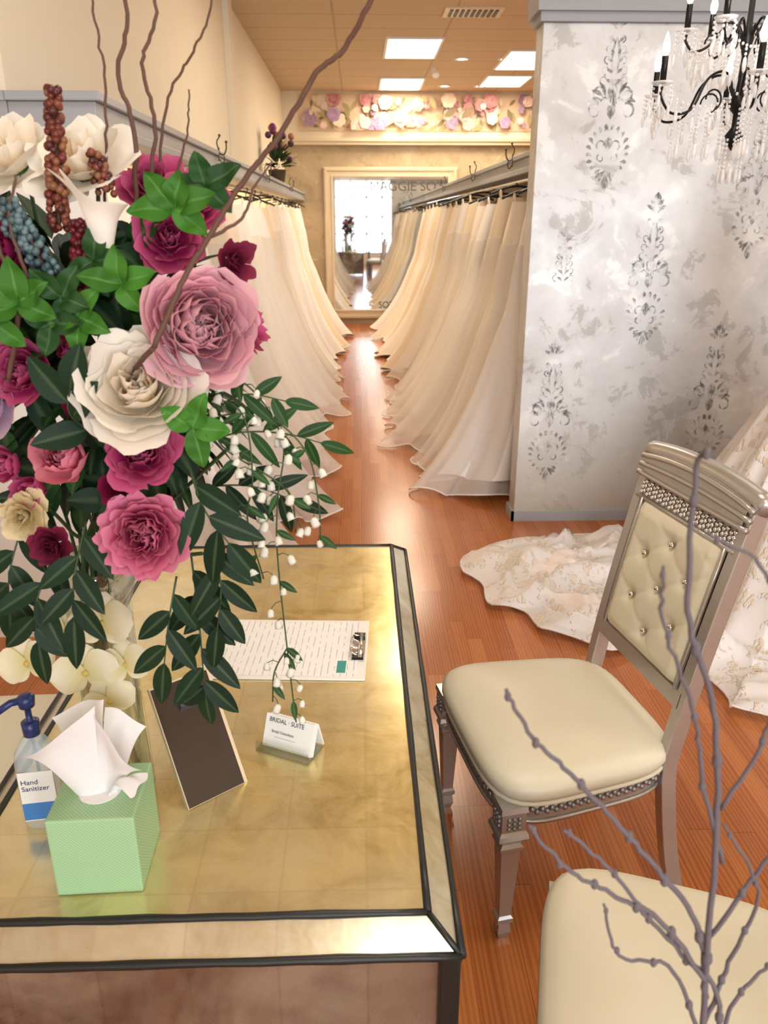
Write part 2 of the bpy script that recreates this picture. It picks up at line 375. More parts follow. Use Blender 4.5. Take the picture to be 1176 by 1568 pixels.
# ------------------------------------------------------------------ RACK ALCOVES
def alcove(name,xf,xb,ya,yb):
    p=empty(name);b=MB()
    s=1 if xf>xb else -1
    def bx(x0,x1,y0,y1,z0,z1,m=0): b.box((min(x0,x1),y0,z0),(max(x0,x1),y1,z1),m)
    bx(xb,xf,ya,yb,1.99,2.08)
    bx(xb,xf+s*.02,ya-.02,yb,2.08,2.11)
    bx(xf-s*.02,xf+s*.01,ya-.01,yb,1.985,2.02)
    return p,b
p,b=alcove('garment_rack_cornice',-.9,XL,3.05,YF);b.build('cornice',['trim'],p,.004)
b=MB();b.box((XN,3.045,1.99),(XL,3.06,2.08));b.box((XN,3.03,2.08),(XL,3.06,2.11));b.box((XN,3.04,1.985),(XL,3.06,2.02));b.build('trim_return',['trim'])
qbox('end_panel',(XL,3.06,0),(-.92,3.14,1.985),'white',p)
qbox('divider_panel',(XL,5.0,0),(-.93,5.05,1.985),'wall',p)
p2,b=alcove('garment_rack_cornice',1.1,1.5,4.6,YF);b.build('cornice',['trim'],p2,.004)
qbox('partition_panel',(1.5,4.6,0),(1.58,YF,2.11),'farplaster',p2)
for ya,yb_ in [(3.3,4.9),(5.3,9.3),(9.5,13.6)]:
    L=bpy.data.lights.new('strip','AREA');L.shape='RECTANGLE';L.size=.04;L.size_y=yb_-ya;L.energy=6.5*(yb_-ya)/2;L.color=(1,.66,.32)
    o=bpy.data.objects.new('under_shelf_strip_light',L);COL.objects.link(o);o.location=(-1.12,(ya+yb_)/2,1.97)
def hook(x,y,s,par):
    b=MB();X=Matrix.Translation((x,y,2.09))@Matrix.Scale(.62,4)@Matrix.Translation((-x,-y,-2.09))
    b.box((x-.004,y-.02,2.02),(x+s*.012,y+.02,2.15),X=X)
    b.tube(spline([(x,y,2.1),(x+s*.05,y,2.08),(x+s*.08,y,2.13),(x+s*.085,y,2.19)],6),.008,8,X=X);b.ball((x+s*.085,y,2.2),.015,X=X)
    b.tube(spline([(x,y,2.05),(x+s*.04,y,2.0),(x+s*.06,y,2.04),(x+s*.055,y,2.07)],6),.007,8,X=X)
    b.tube(spline([(x,y,2.14),(x-s*.01,y,2.2),(x+s*.02,y,2.25)],5),.007,8,X=X);b.ball((x+s*.02,y,2.26),.014,X=X)
    b.build('coat_hook',['hook'],par)
for y in (5.5,8.2,11): hook(-.885,y,1,p)
for y in (6.0,7.9,10.6): hook(1.085,y,-1,p2)
pp=empty('potted_flowers',(-1.0,10.6,2.112))
b=MB();b.lathe([(.06,0),(.09,.02),(.11,.15),(.115,.16),(.1,.155)],20);b.build('pot',['hook'],pp)
b=MB();random.seed(9)
def leaf(b,p,d,n,L,W,col,vein=None,bend=.25,mat=0,fold=.18,nu=4,nv=8,wave=0):
    p=Vector(p);d=Vector(d).normalized();n=Vector(n);n=(n-d*n.dot(d));n=n.normalized() if n.length>1e-4 else d.orthogonal().normalized();sd=d.cross(n)
    vein=vein or lerp(col,(.35,.45,.22),.13);ph=random.random()*6
    def fn(u,v):
        x=(u-.5)*2;w=W*(S(PI*min(1,v**.8))**.75)*.5 if 0<v<1 else 0.0004
        x=abs(x)**1.4*(1 if x>0 else -1)
        return p+d*(L*v)*(1-.15*bend*v)+sd*(w*x)+n*(fold*abs(x)*w-bend*L*v*v*.6+wave*W*S(9*v+ph+x)*.2)
    cc=lerp(col,(0,0,0),random.uniform(0,.35))
    b.grid(fn,nu,nv,mat,lambda u,v: vein if abs(u-.5)<.05 else cc)
for i in range(70):
    a=random.uniform(0,6.28);el=random.uniform(.1,1.4);d=(C(a)*C(el)*(.35 if C(a)<0 else 1),S(a)*C(el),S(el));r=random.uniform(.15,.3)
    leaf(b,(d[0]*r*.5,d[1]*r*.5,.15+d[2]*r),d,(0,0,1),.15 if C(a)<0 else .18,.07,random.choice([(.05,.09,.03),(.08,.14,.04)]))
for i in range(22):
    a=random.uniform(0,6.28);r=random.uniform(0.02,.22);b.ball((r*C(a)*(.4 if C(a)<0 else 1),r*S(a),.3+random.uniform(-.05,.35)),.04,0,random.choice([(.2,.05,.16),(.4,.2,.15),(.12,.05,.1)]))
b.v=[(max(x,-.18),y,max(z,.03)) for x,y,z in b.v]
b.build('foliage',['leaf'],pp)

# ------------------------------------------------------------------ GOWNS
def gown(parent,yc,xr,sg,flare,seed,lining,i):
    rnd=random.Random(seed);k1=rnd.choice([7,8,9]);k2=rnd.choice([13,15,17]);p1=rnd.uniform(0,6);p2=rnd.uniform(0,6);p3=rnd.uniform(0,6)
    top=1.84+rnd.uniform(-.04,.03);zb=.12;pw=rnd.uniform(1.1,1.6);bt=rnd.uniform(.17,.25)
    def shape(grow,hem,zbot,amp,v0=0):
        def fn(u,v):
            v=v0+(1-v0)*v
            e=min(1,(v-v0)*3) if v0 else 1
            hm=.82+(hem-.82)*e;gr=.006+(grow-.006)*e if v0 else grow
            am=.42+(amp-.42)*e
            ph=2*PI*u;z=top-(top-zbot)*v
            fl=flare*hm*(.72*v**pw+.28*v**6)
            ei=.13+.03*S(v*9)*(v<.35)+fl+gr;eo=.13+.04*v
            c=C(ph);s_=S(ph)
            bb=.05+.03*C(v*7)*(v<.3)+bt*v**1.1+gr*.5
            A=am*min(1,v*1.3)
            m=1+A*(S(k1*ph+p1+v*1.5)*.55+S(k2*ph+p2-v)*.3+S(3*ph+p3)*.4)
            x=(ei if c>0 else eo)*abs(c)**.85*(1 if c>0 else -1)
            y=bb*s_*m
            x=x*(1+.25*A*S(k1*ph+p1))
            zz=z
            if c>0: zz=z+ .05*v*S(k1*ph+p2)*.5
            return (xr+sg*x,yc+y+ .02*S(v*5+p1),max(.012,zz))
        return fn
    far=yc>9
    b=MB();b.grid(shape(0,.82,zb,.42),84,34,0,closed=True)
    b.grid(shape(.03,1.10,.03,.28,.15),84,26,0 if far else 1,closed=True)
    sh=shape(.032,1.10,.03,.28,.15);ring=[sh(k/84,1) for k in range(85)]
    b.tube(ring,.005,5,2,caps=False)
    for q in (-1,1): b.tube(spline([(xr+q*.11,yc-.03,top-.02),(xr+q*.12,yc,top+.05),(xr+q*.11,yc+.03,top-.02)],5),.009,6,0)
    b.tube(spline([(xr-.2,yc,top+.02),(xr-.1,yc,top+.06),(xr,yc,top+.075),(xr+.1,yc,top+.06),(xr+.2,yc,top+.02)],4),.008,6,3)
    b.tube(spline([(xr,yc,top+.07),(xr,yc,top+.11),(xr+.02,yc,1.955),(xr,yc,1.965)],4),.004,6,3)
    b.build('gown_%d'%i,[lining,'tulle','satinw','black'],parent)
random.seed(21)
def rack(name,xr,sg,ys,flare,liners):
    p=empty(name);b=MB();b.tube([(xr,ys[0]-.15,1.95),(xr,13.9,1.95)],.014,10);b.build('rail',['chrome'],p)
    for i,y in enumerate(ys):
        gown(p,y,xr,sg,flare+random.uniform(-.14,.06),i*7+int(xr*10)+50,liners[i%len(liners)],i)
ysL=[3.7,4.5]+[5.4+.58*i for i in range(14)]
ysR=[4.98+.55*i for i in range(16)]
rack('bridal_gown_rack',-1.02,1,ysL,.63,['satinw','satinw','champ','satin','satinw'])
rack('bridal_gown_rack',1.14,-1,ysR,.66,['satinw','satin','champ','satinw','satin','champ'])

# ------------------------------------------------------------------ DAMASK WALL PANEL
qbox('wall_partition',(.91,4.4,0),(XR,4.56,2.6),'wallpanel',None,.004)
b=MB();b.box((.89,4.37,2.6),(XR,4.58,2.64));b.box((.87,4.34,2.64),(XR,4.60,2.70));b.box((.87,4.32,2.70),(XR,4.62,2.73));b.build('trim_partition_cap',['trim'])
b=MB();b.box((.895,4.385,0),(XR,4.4,.06));b.box((.895,4.385,0),(.91,4.57,.06));b.build('baseboard_partition',['trim'])
def mk_sten():
    m=NT('worn_stencil_paint');n=m.noise(m.coord(),22,4,.65)
    m.set(base=(.20,.20,.195),rough=.45,metal=.2)
    tp=m.node('ShaderNodeBsdfTransparent');mx=m.node('ShaderNodeMixShader');m.l.new(m.ramp(n,[(.40,(.40,.40,.40)),(.56,(.95,.95,.95))]),mx.inputs[0]);m.l.new(m.bsdf.outputs[0],mx.inputs[1]);m.l.new(tp.outputs[0],mx.inputs[2]);m.l.new(mx.outputs[0],m.out.inputs[0]);return m.mat
M['stencil']=mk_sten()
b=MB();yk=4.3985
def drop(cx,cz,ang,L,W,ox,oz,sc):
    global yk
    pts=[]
    for sgn in (1,-1):
        rng=range(0,9) if sgn==1 else range(7,0,-1)
        for k in rng:
            t=k/8;w=W*.5*S(PI*t**1.6);x=L*t;pts.append((x,sgn*w+.10*L*S(PI*t)))
    for mx_ in (1,-1):
        Q=[]
        for x,y in pts:
            X=cx+x*C(ang)-y*S(ang);Z=cz+x*S(ang)+y*C(ang);Q.append((ox+mx_*X*sc,yk,oz+Z*sc))
        if mx_==-1: Q.reverse()
        b.add(Q,[tuple(range(len(Q)))],0,(1,1,1),False);yk-=.000004
def curl(cx,cz,r,a0,a1,w,ox,oz,sc):
    for mx_ in (1,-1):
        n=14;v=[];
        for k in range(n+1):
            t=k/n;a=a0+(a1-a0)*t;rr=r*(1-.6*t);ww=w*(1-.6*t)
            for q in (-1,1): v.append((ox+mx_*(cx+(rr+q*ww)*C(a))*sc,yk,oz+(cz+(rr+q*ww)*S(a))*sc))
        b.add(v,[(2*k,2*k+1,2*k+3,2*k+2) for k in range(n)],0,(1,1,1),False)
def damask(ox,oz,sc,parts=(0,1,2)):
    if 0 in parts:
        drop(0,1.2,PI/2,.36,.10,ox,oz,sc)
        for a,l in ((1.2,.3),(.75,.24)): drop(.03,1.15,a,l,.07,ox,oz,sc)
        for k in range(5): curl(.10+.02*k,1.02-.17*k,.07+.006*k,-1.6,2.6,.016,ox,oz,sc);drop(.02,.92-.17*k,.75,.17,.06,ox,oz,sc)
        drop(0,.35,PI/2,.7,.05,ox,oz,sc)
    if 1 in parts:
        curl(.22,.12,.17,-1.4,3.4,.026,ox,oz,sc);curl(.3,-.18,.15,1.6,-3.2,.026,ox,oz,sc);curl(.12,-.02,.09,0,4,.018,ox,oz,sc)
        for a in (1.15,.55,-.05): drop(.12,.0,a,.34,.08,ox,oz,sc)
        drop(0,-.1,PI/2,.42,.11,ox,oz,sc);drop(0,.1,-PI/2,.42,.1,ox,oz,sc)
    if 2 in parts:
        for k in range(11):
            a=-PI/2+PI*k/10;drop(.3*C(a),-.85+.34*S(a),a+.6,.15,.07,ox,oz,sc)
        curl(.13,-.75,.1,-1,4,.02,ox,oz,sc);curl(.12,-.98,.08,1,-4,.018,ox,oz,sc)
        drop(0,-.9,PI/2,.3,.1,ox,oz,sc);drop(0,-1.25,-PI/2,.3,.08,ox,oz,sc)
        for a in (-1.1,-.6): drop(.03,-1.22,a,.2,.06,ox,oz,sc)
for ox,oz,sc,pt in [(1.28,2.26,.27,(0,1,2)),(1.57,1.43,.26,(0,1,2)),(1.085,.66,.27,(0,1,2)),(2.0,.75,.27,(0,1,2)),(2.09,1.9,.26,(0,1,2)),(1.10,1.33,.22,(0,)),(2.6,1.3,.27,(0,1,2)),(3.2,2.2,.27,(0,1,2))]: damask(ox,oz,sc,pt)
b.build('damask_stencil',['stencil'])

# ------------------------------------------------------------------ BLUSH GOWN + TRAIN
gp=empty('blush_bridal_gown',(2.12,3.38,0))
b=MB()
def train(u,v,off=0,grow=1):
    ph=2*PI*u;a=ph
    def bump_(c,w):
        d=(a-c+PI)%(2*PI)-PI;return math.exp(-(d/w)**2)
    Rm=.80+.84*bump_(2.95,.50)+.27*bump_(3.55,.25)+.46*bump_(4.1,.25)
    Rm=min(Rm,1.66)*grow
    r=.13+(Rm-.13)*v
    rs=.80
    zc=1.28*(1-(r-.13)/(rs-.13))**1.25 if r<rs else 0
    fold=(S(11*ph+1.3)*.5+S(19*ph+4*v)*.3+S(7*ph-3*v)*.35)
    z=zc+off
    fl=min(1,max(0,(r-.6)/.3))
    x=r*C(a);y=r*S(a)
    q1=noise.noise(Vector((x*2.6+.6*noise.noise(Vector((x*2,y*2,5))),y*4.0,off*6)))
    q2=noise.noise(Vector((x*6,y*9,1.7)))
    ridge=(1-min(1,abs(q1)*3.0))**2
    ridge2=(1-min(1,abs(q2)*3))**2
    taper=(1-max(0,(v-.88)/.12)*.8)
    z+=fl*(.035+.022*fold+.075*ridge+.03*ridge2+.02*q1)*taper
    x*=1+.05*fold*(1-fl*.6);y*=1+.05*fold*(1-fl*.6)
    x+=(.02*S(13*ph)+.025*S(29*ph))*v;y+=(.025*S(17*ph+1)+.025*S(31*ph))*v
    return (x,min(y,.93),max(.008,z))
b.grid(lambda u,v:train(u,v,0,.93),300,90,0,closed=True)
b.grid(lambda u,v:train(u,v,.018,1.0),300,90,1,closed=True)
b.tube([train(k/300,1,.020,1.0) for k in range(301)],.005,5,1,caps=False)
b.lathe([(.13,1.27),(.12,1.3),(.13,1.36),(.165,1.46),(.17,1.52),(.15,1.54)],32,0)
b.build('skirt_and_train',['blush','lace'],gp)
b=MB();b.lathe([(.14,1.5),(.15,1.56),(.13,1.64),(.06,1.70),(.045,1.76),(.03,1.77)],24);b.tube([(0,0,0.02),(0,0,1.3)],.015,10);b.build('dress_form',['white'],gp)

# ------------------------------------------------------------------ CHAIRS
def chair(cx,cy,rz):
    P=empty('dining_chair',(cx,cy,0),rz)
    hd,wf,wb=.235,.275,.225
    def outline(t,grow=0,n=4.5):
        a=2*PI*t;c,s=C(a),S(a);q=(abs(c)**n+abs(s)**n)**(-1/n)
        x=c*q*(hd+grow);w=wb+(wf-wb)*(x/hd*.5+.5);return x,s*q*(w+grow)
    b=MB()
    prof=[(.0,.425),(.012,.43),(.02,.447),(.018,.465),(.006,.478),(-.02,.487)]
    def cush(u,v):
        j=v*12
        if j<=5:
            k=int(j);g,z=prof[k];x,y=outline(u,g);return (x,y,z)
        f=1-(j-5)/7;x,y=outline(u,-.02,2+2.5*f);return (x*f,y*f,.487+.028*(1-f**2.2))
    b.grid(cush,64,12,0,closed=True)
    b.build('seat',['upholstery'],P)
    b=MB();pr=[outline(k/64,.012) for k in range(65)]
    b.tube([(x,y,.423) for x,y in pr],.006,6,0,caps=False)
    b.build('piping',['upholstery'],P)
    b=MB()
    def ap(u,v):
        x,y=outline(u,[0,.004,.004,0,.0][int(round(v*4))]);return (x,y,[.425,.42,.36,.352,.352][int(round(v*4))])
    b.grid(ap,64,4,0,closed=True)
    for k in range(150):
        x,y=outline(k/150,.006);b.ball((x,y,.395+.008*(k%2)),.008,1,seg=6,rings=4)
    b.tube([(outline(k/64,.006)[0],outline(k/64,.006)[1],.367) for k in range(65)],.005,6,0,caps=False)
    b.tube([(outline(k/64,.006)[0],outline(k/64,.006)[1],.417) for k in range(65)],.004,6,0,caps=False)
    vs=[(outline(k/64)[0],outline(k/64)[1],.355) for k in range(64)];b.add(vs,[tuple(reversed(range(64)))],0)
    b.build('apron',['silver','silverdark'],P)
    for s,nm in ((-1,'leg_1'),(1,'leg_2')):
        b=MB();X=Matrix.Translation((hd-.028,s*(wf-.035),0));q=1.414
        b.lathe([(.032*q,.42),(.034*q,.405),(.03*q,.40),(.03*q,.35),(.036*q,.343),(.038*q,.33),(.028*q,.318),(.022*q,.308),(.029*q,.30),(.029*q,.292),(.024*q,.285),(.015*q,.075),(.02*q,.068),(.02*q,.055),(.014*q,.048),(.017*q,.02),(.011*q,0)],4,0,X=X,smooth=False,rot=PI/4)
        for sx,sy in ((1,0),(-1,0),(0,1),(0,-1)):
            for t in (-.013,0,.013):
                for zz in (.362,.375,.388):
                    b.ball((sx*.031+ (t if sx==0 else 0),sy*.031+(t if sy==0 else 0),zz),.006,1,seg=6,rings=4,X=X)
        b.build(nm,['silver','silverdark'],P)
    def bl(z): return -.222-.135*max(0,(z-.42)/.7)**1.25
    for s,nm in ((-1,'back_post_1'),(1,'back_post_2')):
        b=MB();pts=[(-.30,s*.205,0),(-.262,s*.208,.14),(-.232,s*.21,.3)]+[(bl(z),s*(.205+.012*(z-.4)),z) for z in (.42,.52,.65,.8,.95,1.06,1.10)]
        b.tube(spline(pts,4),.026,4,0,square=True,up=(1,0,0),sx=1.1,sy=.95)
        b.build(nm,['silver'],P,.003)
    hw=lambda z:.205+.012*(z-.4)
    def slab(b,za,zb,x_front,x_back,m,crown=0,n=16):
        for side,off in ((0,x_front),(1,x_back)):
            b.grid(lambda u,v:(bl(za+(zb-za)*v)+off,(u*2-1)*hw(za),za+(zb-za)*v+crown*v*(1-(u*2-1)**2)),n,4,m)
        b.grid(lambda u,v:(bl(zb)+x_front+(x_back-x_front)*v,(u*2-1)*hw(zb),zb+crown*(1-(u*2-1)**2)),n,1,m)
        b.grid(lambda u,v:(bl(za)+x_front+(x_back-x_front)*v,(u*2-1)*hw(za),za),n,1,m)
    b=MB()
    slab(b,.585,.625,.022,-.022,0);slab(b,.99,1.045,.018,-.018,1);slab(b,1.045,1.105,.026,-.03,0,.022)
    for q in range(3):
        z=1.05+.022*q;b.tube([(bl(z)+.026,(t*2-1)*(hw(z)+.02),z+.022*q/2*(1-(t*2-1)**2)) for t in [k/16 for k in range(17)]],.008,6,0)
    b.tube([(bl(1.11)-.002,(t*2-1)*(hw(1.1)+.026),1.105+.022*(1-(t*2-1)**2)) for t in [k/16 for k in range(17)]],.026,8,0)
    for k in range(30):
        y=-hw(1)+.015+k*(2*hw(1)-.03)/29
        for z in (1.005,1.018,1.031): b.ball((bl(z)+.02,y,z+(.003 if k%2 else -.003)),.0065,2,seg=6,rings=4)
    b.tube([(bl(.99)+.018,-hw(1),.99),(bl(.99)+.018,hw(1),.99)],.006,6,0)
    for s in (-1,1): b.tube([(bl(z)+.02,s*(hw(z)-.03),z) for z in (.62,.7,.8,.9,.99)],.006,6,0)
    b.build('back_frame',['silver','silverdark','chrome'],P)
    btn=[(0,.925),(-.095,.865),(.095,.865),(0,.805),(-.095,.745),(.095,.745),(0,.685)]
    b=MB()
    def pad(sx):
        def fn(u,v):
            y=(u*2-1)*(hw(.8)-.03);z=.625+(.99-.625)*v
            e=min(1,(1-abs(u*2-1))*6)*min(1,(1-abs(v*2-1))*6);e=max(0,e)**.5
            d=0
            for by,bz in btn: 
                r2=((y-by)**2+(z-bz)**2);d+=.014*math.exp(-r2/.0004)+.006*math.exp(-r2/.003)
            pu=((y/.095)+(z-.805)/.06);pv=((y/.095)-(z-.805)/.06)
            for w in (pu,pv):
                w=abs(((w/2+.5)%1)-.5)*2
                d+=.0022*math.exp(-(w/.12)**2)
            return (bl(z)+sx*(.012+.022*e-d*e),y,z)
        return fn
    b.grid(pad(1),60,60,0);b.grid(pad(-1),12,12,0)
    for by,bz in btn: b.ball((bl(bz)+.022,by,bz),.009,1,seg=10,rings=6,sc=(.7,1,1))
    b.build('tufted_back_pad',['upholstery','chrome'],P)
    return P
chair(.50,1.765,math.radians(191))
chair(.545,.925,math.radians(166))
chair(-.955,1.62,math.radians(-4))

# ------------------------------------------------------------------ DESK
D=empty('mirrored_desk')
xi0,xi1,yi0,yi1=-.622,.09,.868,2.243;zt=.755
w=.045;xo0,xo1,yo0,yo1=xi0-w,xi1+w,yi0-w,yi1+w;zo=.72
b=MB();b.box((xi0,yi0,zt-.02),(xi1,yi1,zt),0);b.build('top_panel',['gold'],D)
b=MB()
I=[(xi0,yi0,zt),(xi1,yi0,zt),(xi1,yi1,zt),(xi0,yi1,zt)];O=[(xo0,yo0,zo),(xo1,yo0,zo),(xo1,yo1,zo),(xo0,yo1,zo)]
for k in range(4):
    b.add([I[k],I[(k+1)%4],O[(k+1)%4],O[k]],[(0,3,2,1)],0,smooth=False)
b.build('bevelled_border',['silverleaf'],D)
b=MB()
for R0,r in ((I,.006),(O,.0065)):
    for k in range(4):
        n=14;a=Vector(R0[k]);c=Vector(R0[(k+1)%4])
        b.tube([a+(c-a)*(j/n)+Vector((0,0,random.uniform(-.0008,.0008))) for j in range(n+1)],[r*random.uniform(.85,1.15) for _ in range(n+1)],8)
for k in range(4): b.tube([I[k],O[k]],.005,8)
b.build('edge_trim',['black'],D)
b=MB();b.box((xo0+.02,yo0+.02,.10),(xo1-.02,yo1-.02,zo-.004),0);b.build('body_panels',['bronze'],D)
b=MB()
for k in range(4):
    x,y,_=O[k];X=1 if x<0 else -1;Y_=1 if y<1 else -1
    x0_,x1_=sorted((x,x+X*.03));y0_,y1_=sorted((y,y+Y_*.03));b.box((x0_,y0_,0),(x1_,y1_,zo-.003))
b.box((xo0,yo0+.001,.10),(xo1,yo0+.02,.13));b.box((xo1-.02,yo0,.10),(xo1-.001,yo1,.13))
b.build('corner_posts',['black'],D,.003)

# ------------------------------------------------------------------ DESK ITEMS
ZT=zt+.0005
T=empty('tissue_box',(-.398,.978,ZT),math.radians(2))
b=MB();s=.063;h=.138
b.box((-s,-s,0),(s,s,h));b.build('carton',['green'],T,.003)
b=MB();b.lathe([(.032,h+.0008),(.03,h+.0012)],24);b.build('slot',['white'],T)
b=MB()
def tsheet(p00,p10,p01,p11,bul,ph,cur=.02):
    p00,p10,p01,p11=[Vector(q)+Vector((0,0,h)) for q in (p00,p10,p01,p11)]
    nrm=(p11-p00).cross(p01-p10).normalized()
    def fn(u,v):
        p=(p00*(1-u)+p10*u)*(1-v)+(p01*(1-u)+p11*u)*v
        return p+nrm*(bul*S(PI*u)*v+.006*S(7*u+ph)*v+.004*S(5*v+3*u+ph))+Vector((0,0,cur*S(PI*v)))
    b.grid(fn,24,20)
tsheet((-.028,-.006,-.008),(.004,-.010,-.008),(-.088,-.045,.098),(.012,-.005,.158),.018,.4)
tsheet((.000,-.006,-.008),(.028,-.002,-.008),(.012,-.006,.150),(.078,-.035,.060),.016,2.0)
tsheet((-.026,.004,-.008),(.006,.006,-.008),(-.060,.02,.120),(.020,.02,.150),-.014,1.0)
tsheet((.004,.004,-.008),(.028,.006,-.008),(.018,.02,.135),(.070,.03,.085),-.012,3.0)
tsheet((.006,-.008,-.008),(.026,-.006,-.008),(.055,-.05,.030),(.080,-.036,.062),.008,1.3)
b.build('tissue_sheets',['tissue'],T)
Sx=empty('hand_sanitizer_bottle',(-.532,1.075,ZT),math.radians(8))
def sup(u,z,a,c): 
    t=2*PI*u;n=3;q=(abs(C(t))**n+abs(S(t))**n)**(-1/n);return (a*q*C(t),c*q*S(t),z)
prof=[(.9,0),(1,.006),(1,.12),(.93,.14),(.5,.165),(.32,.17),(.32,.178)]
b=MB();b.grid(lambda u,v:sup(u,prof[int(round(v*6))][1],.034*prof[int(round(v*6))][0],.022*prof[int(round(v*6))][0]),28,6,closed=True);b.build('bottle',['gel'],Sx)
b=MB();b.lathe([(.013,.172),(.014,.195),(.009,.197),(.005,.198),(.005,.222),(.012,.224),(.014,.24),(.008,.245)],20);b.tube([(0,0,.236),(-.02,-.01,.238),(-.038,-.02,.23)],.006,8);b.tube([(0,0,.02),(0,0,.18)],.003,6);b.build('pump',['navy'],Sx)
b=MB();b.box((-.027,-.0232,.02),(.027,-.0226,.115),0);b.box((-.027,-.0235,.022),(.027,-.0231,.055),1);b.build('label',['paper','bluelabel'],Sx)
text('label_text','Hand\nSanitizer',.0125,(-.024,-.0238,.092),(PI/2,0,0),'navy',Sx,.0001)
Cb=empty('clipboard',(-.175,1.625,ZT),math.radians(-3))
b=MB();b.box((-.185,-.135,0),(.185,.135,.004));b.build('board',['white'],Cb,.002)
m=NT('form_paper');xyz=m.sep(m.coord());ln=m.math('LESS_THAN',m.math('FRACT',m.math('MULTIPLY',xyz[0],70)),.14)
gr=m.math('GREATER_THAN',m.noise(m.mapping(m.coord(),scale=(70,14,1)),3,2),.47)
m.set(base=m.mix(m.math('MULTIPLY',m.math('MULTIPLY',ln,gr),.6),(.84,.84,.83),(.25,.25,.27)),rough=.6);M['form']=m.mat
b=MB();b.box((-.172,-.122,.0042),(.165,.124,.0052));b.build('paper_sheets',['form'],Cb)
qbox('badge',(.12,-.11,.0053),(.14,-.06,.0056),'teal',Cb)
b=MB();b.box((.150,-.06,.005),(.180,.06,.008),1);b.tube(spline([(.165,-.045,.01),(.15,-.04,.016),(.148,-.02,.018),(.165,-.012,.012),(.165,.012,.012),(.148,.02,.018),(.15,.04,.016),(.165,.045,.01)],5),.0028,8,1);b.tube([(.17,-.055,.01),(.17,.055,.01)],.0055,8,1)
b.box((.152,-.058,.008),(.178,-.038,.013));b.box((.152,.038,.008),(.178,.058,.013));b.build('clip',['blackiron','chrome'],Cb)
Bc=empty('business_card_holder',(-.145,1.245,ZT),math.radians(-25));Bc.scale=(1.12,1.12,1.2)
b=MB();b.box((-.05,-.02,0),(.05,.03,.004));b.box((-.05,-.021,0),(.05,-.018,.018));b.build('acrylic_stand',['glass'],Bc)
X=Matrix.Translation((0,-.008,.005))@Matrix.Rotation(math.radians(-24),4,'X')
b=MB()
for k in range(5): b.box((-.045+.001*k,.0018*k,0),(.045+.001*k,.0018*k+.0012,.052),0,X=X)
X2=Matrix.Translation((.005,.035,.003))@Matrix.Rotation(math.radians(20),4,'X')
b.box((-.045,0,0),(.045,.003,.05),0,X=X2);b.build('cards',['paper'],Bc)
t=text('card_text','BRIDAL · SUITE',.0100,(-.038,-.0088+.0167,.0425),(math.radians(90-24),0,0),'ink',Bc,.0001)
t2=text('card_text_small','Bridal Consultant\n   ______________',.006,(-.03,.0,.028),(math.radians(90-24),0,0),'ink',Bc,.0001)
Pf=empty('photo_frame',(-.265,1.118,ZT),math.radians(38))
X=Matrix.Rotation(math.radians(-33),4,'X')
b=MB();b.box((-.045,0,0),(.07,.011,.215),0,X=X);b.box((-.0435,-.001,.001),(.0635,.0,.212),1,X=X);b.build('frame_panel',['creamframe','photoprint'],Pf)
b=MB();b.box((-.005,.03,0),(.035,.034,.16),0,X=Matrix.Translation((0,.14,0))@Matrix.Rotation(math.radians(22),4,'X')@Matrix.Translation((0,-.03,0)));b.build('easel_strut',['ink'],Pf)

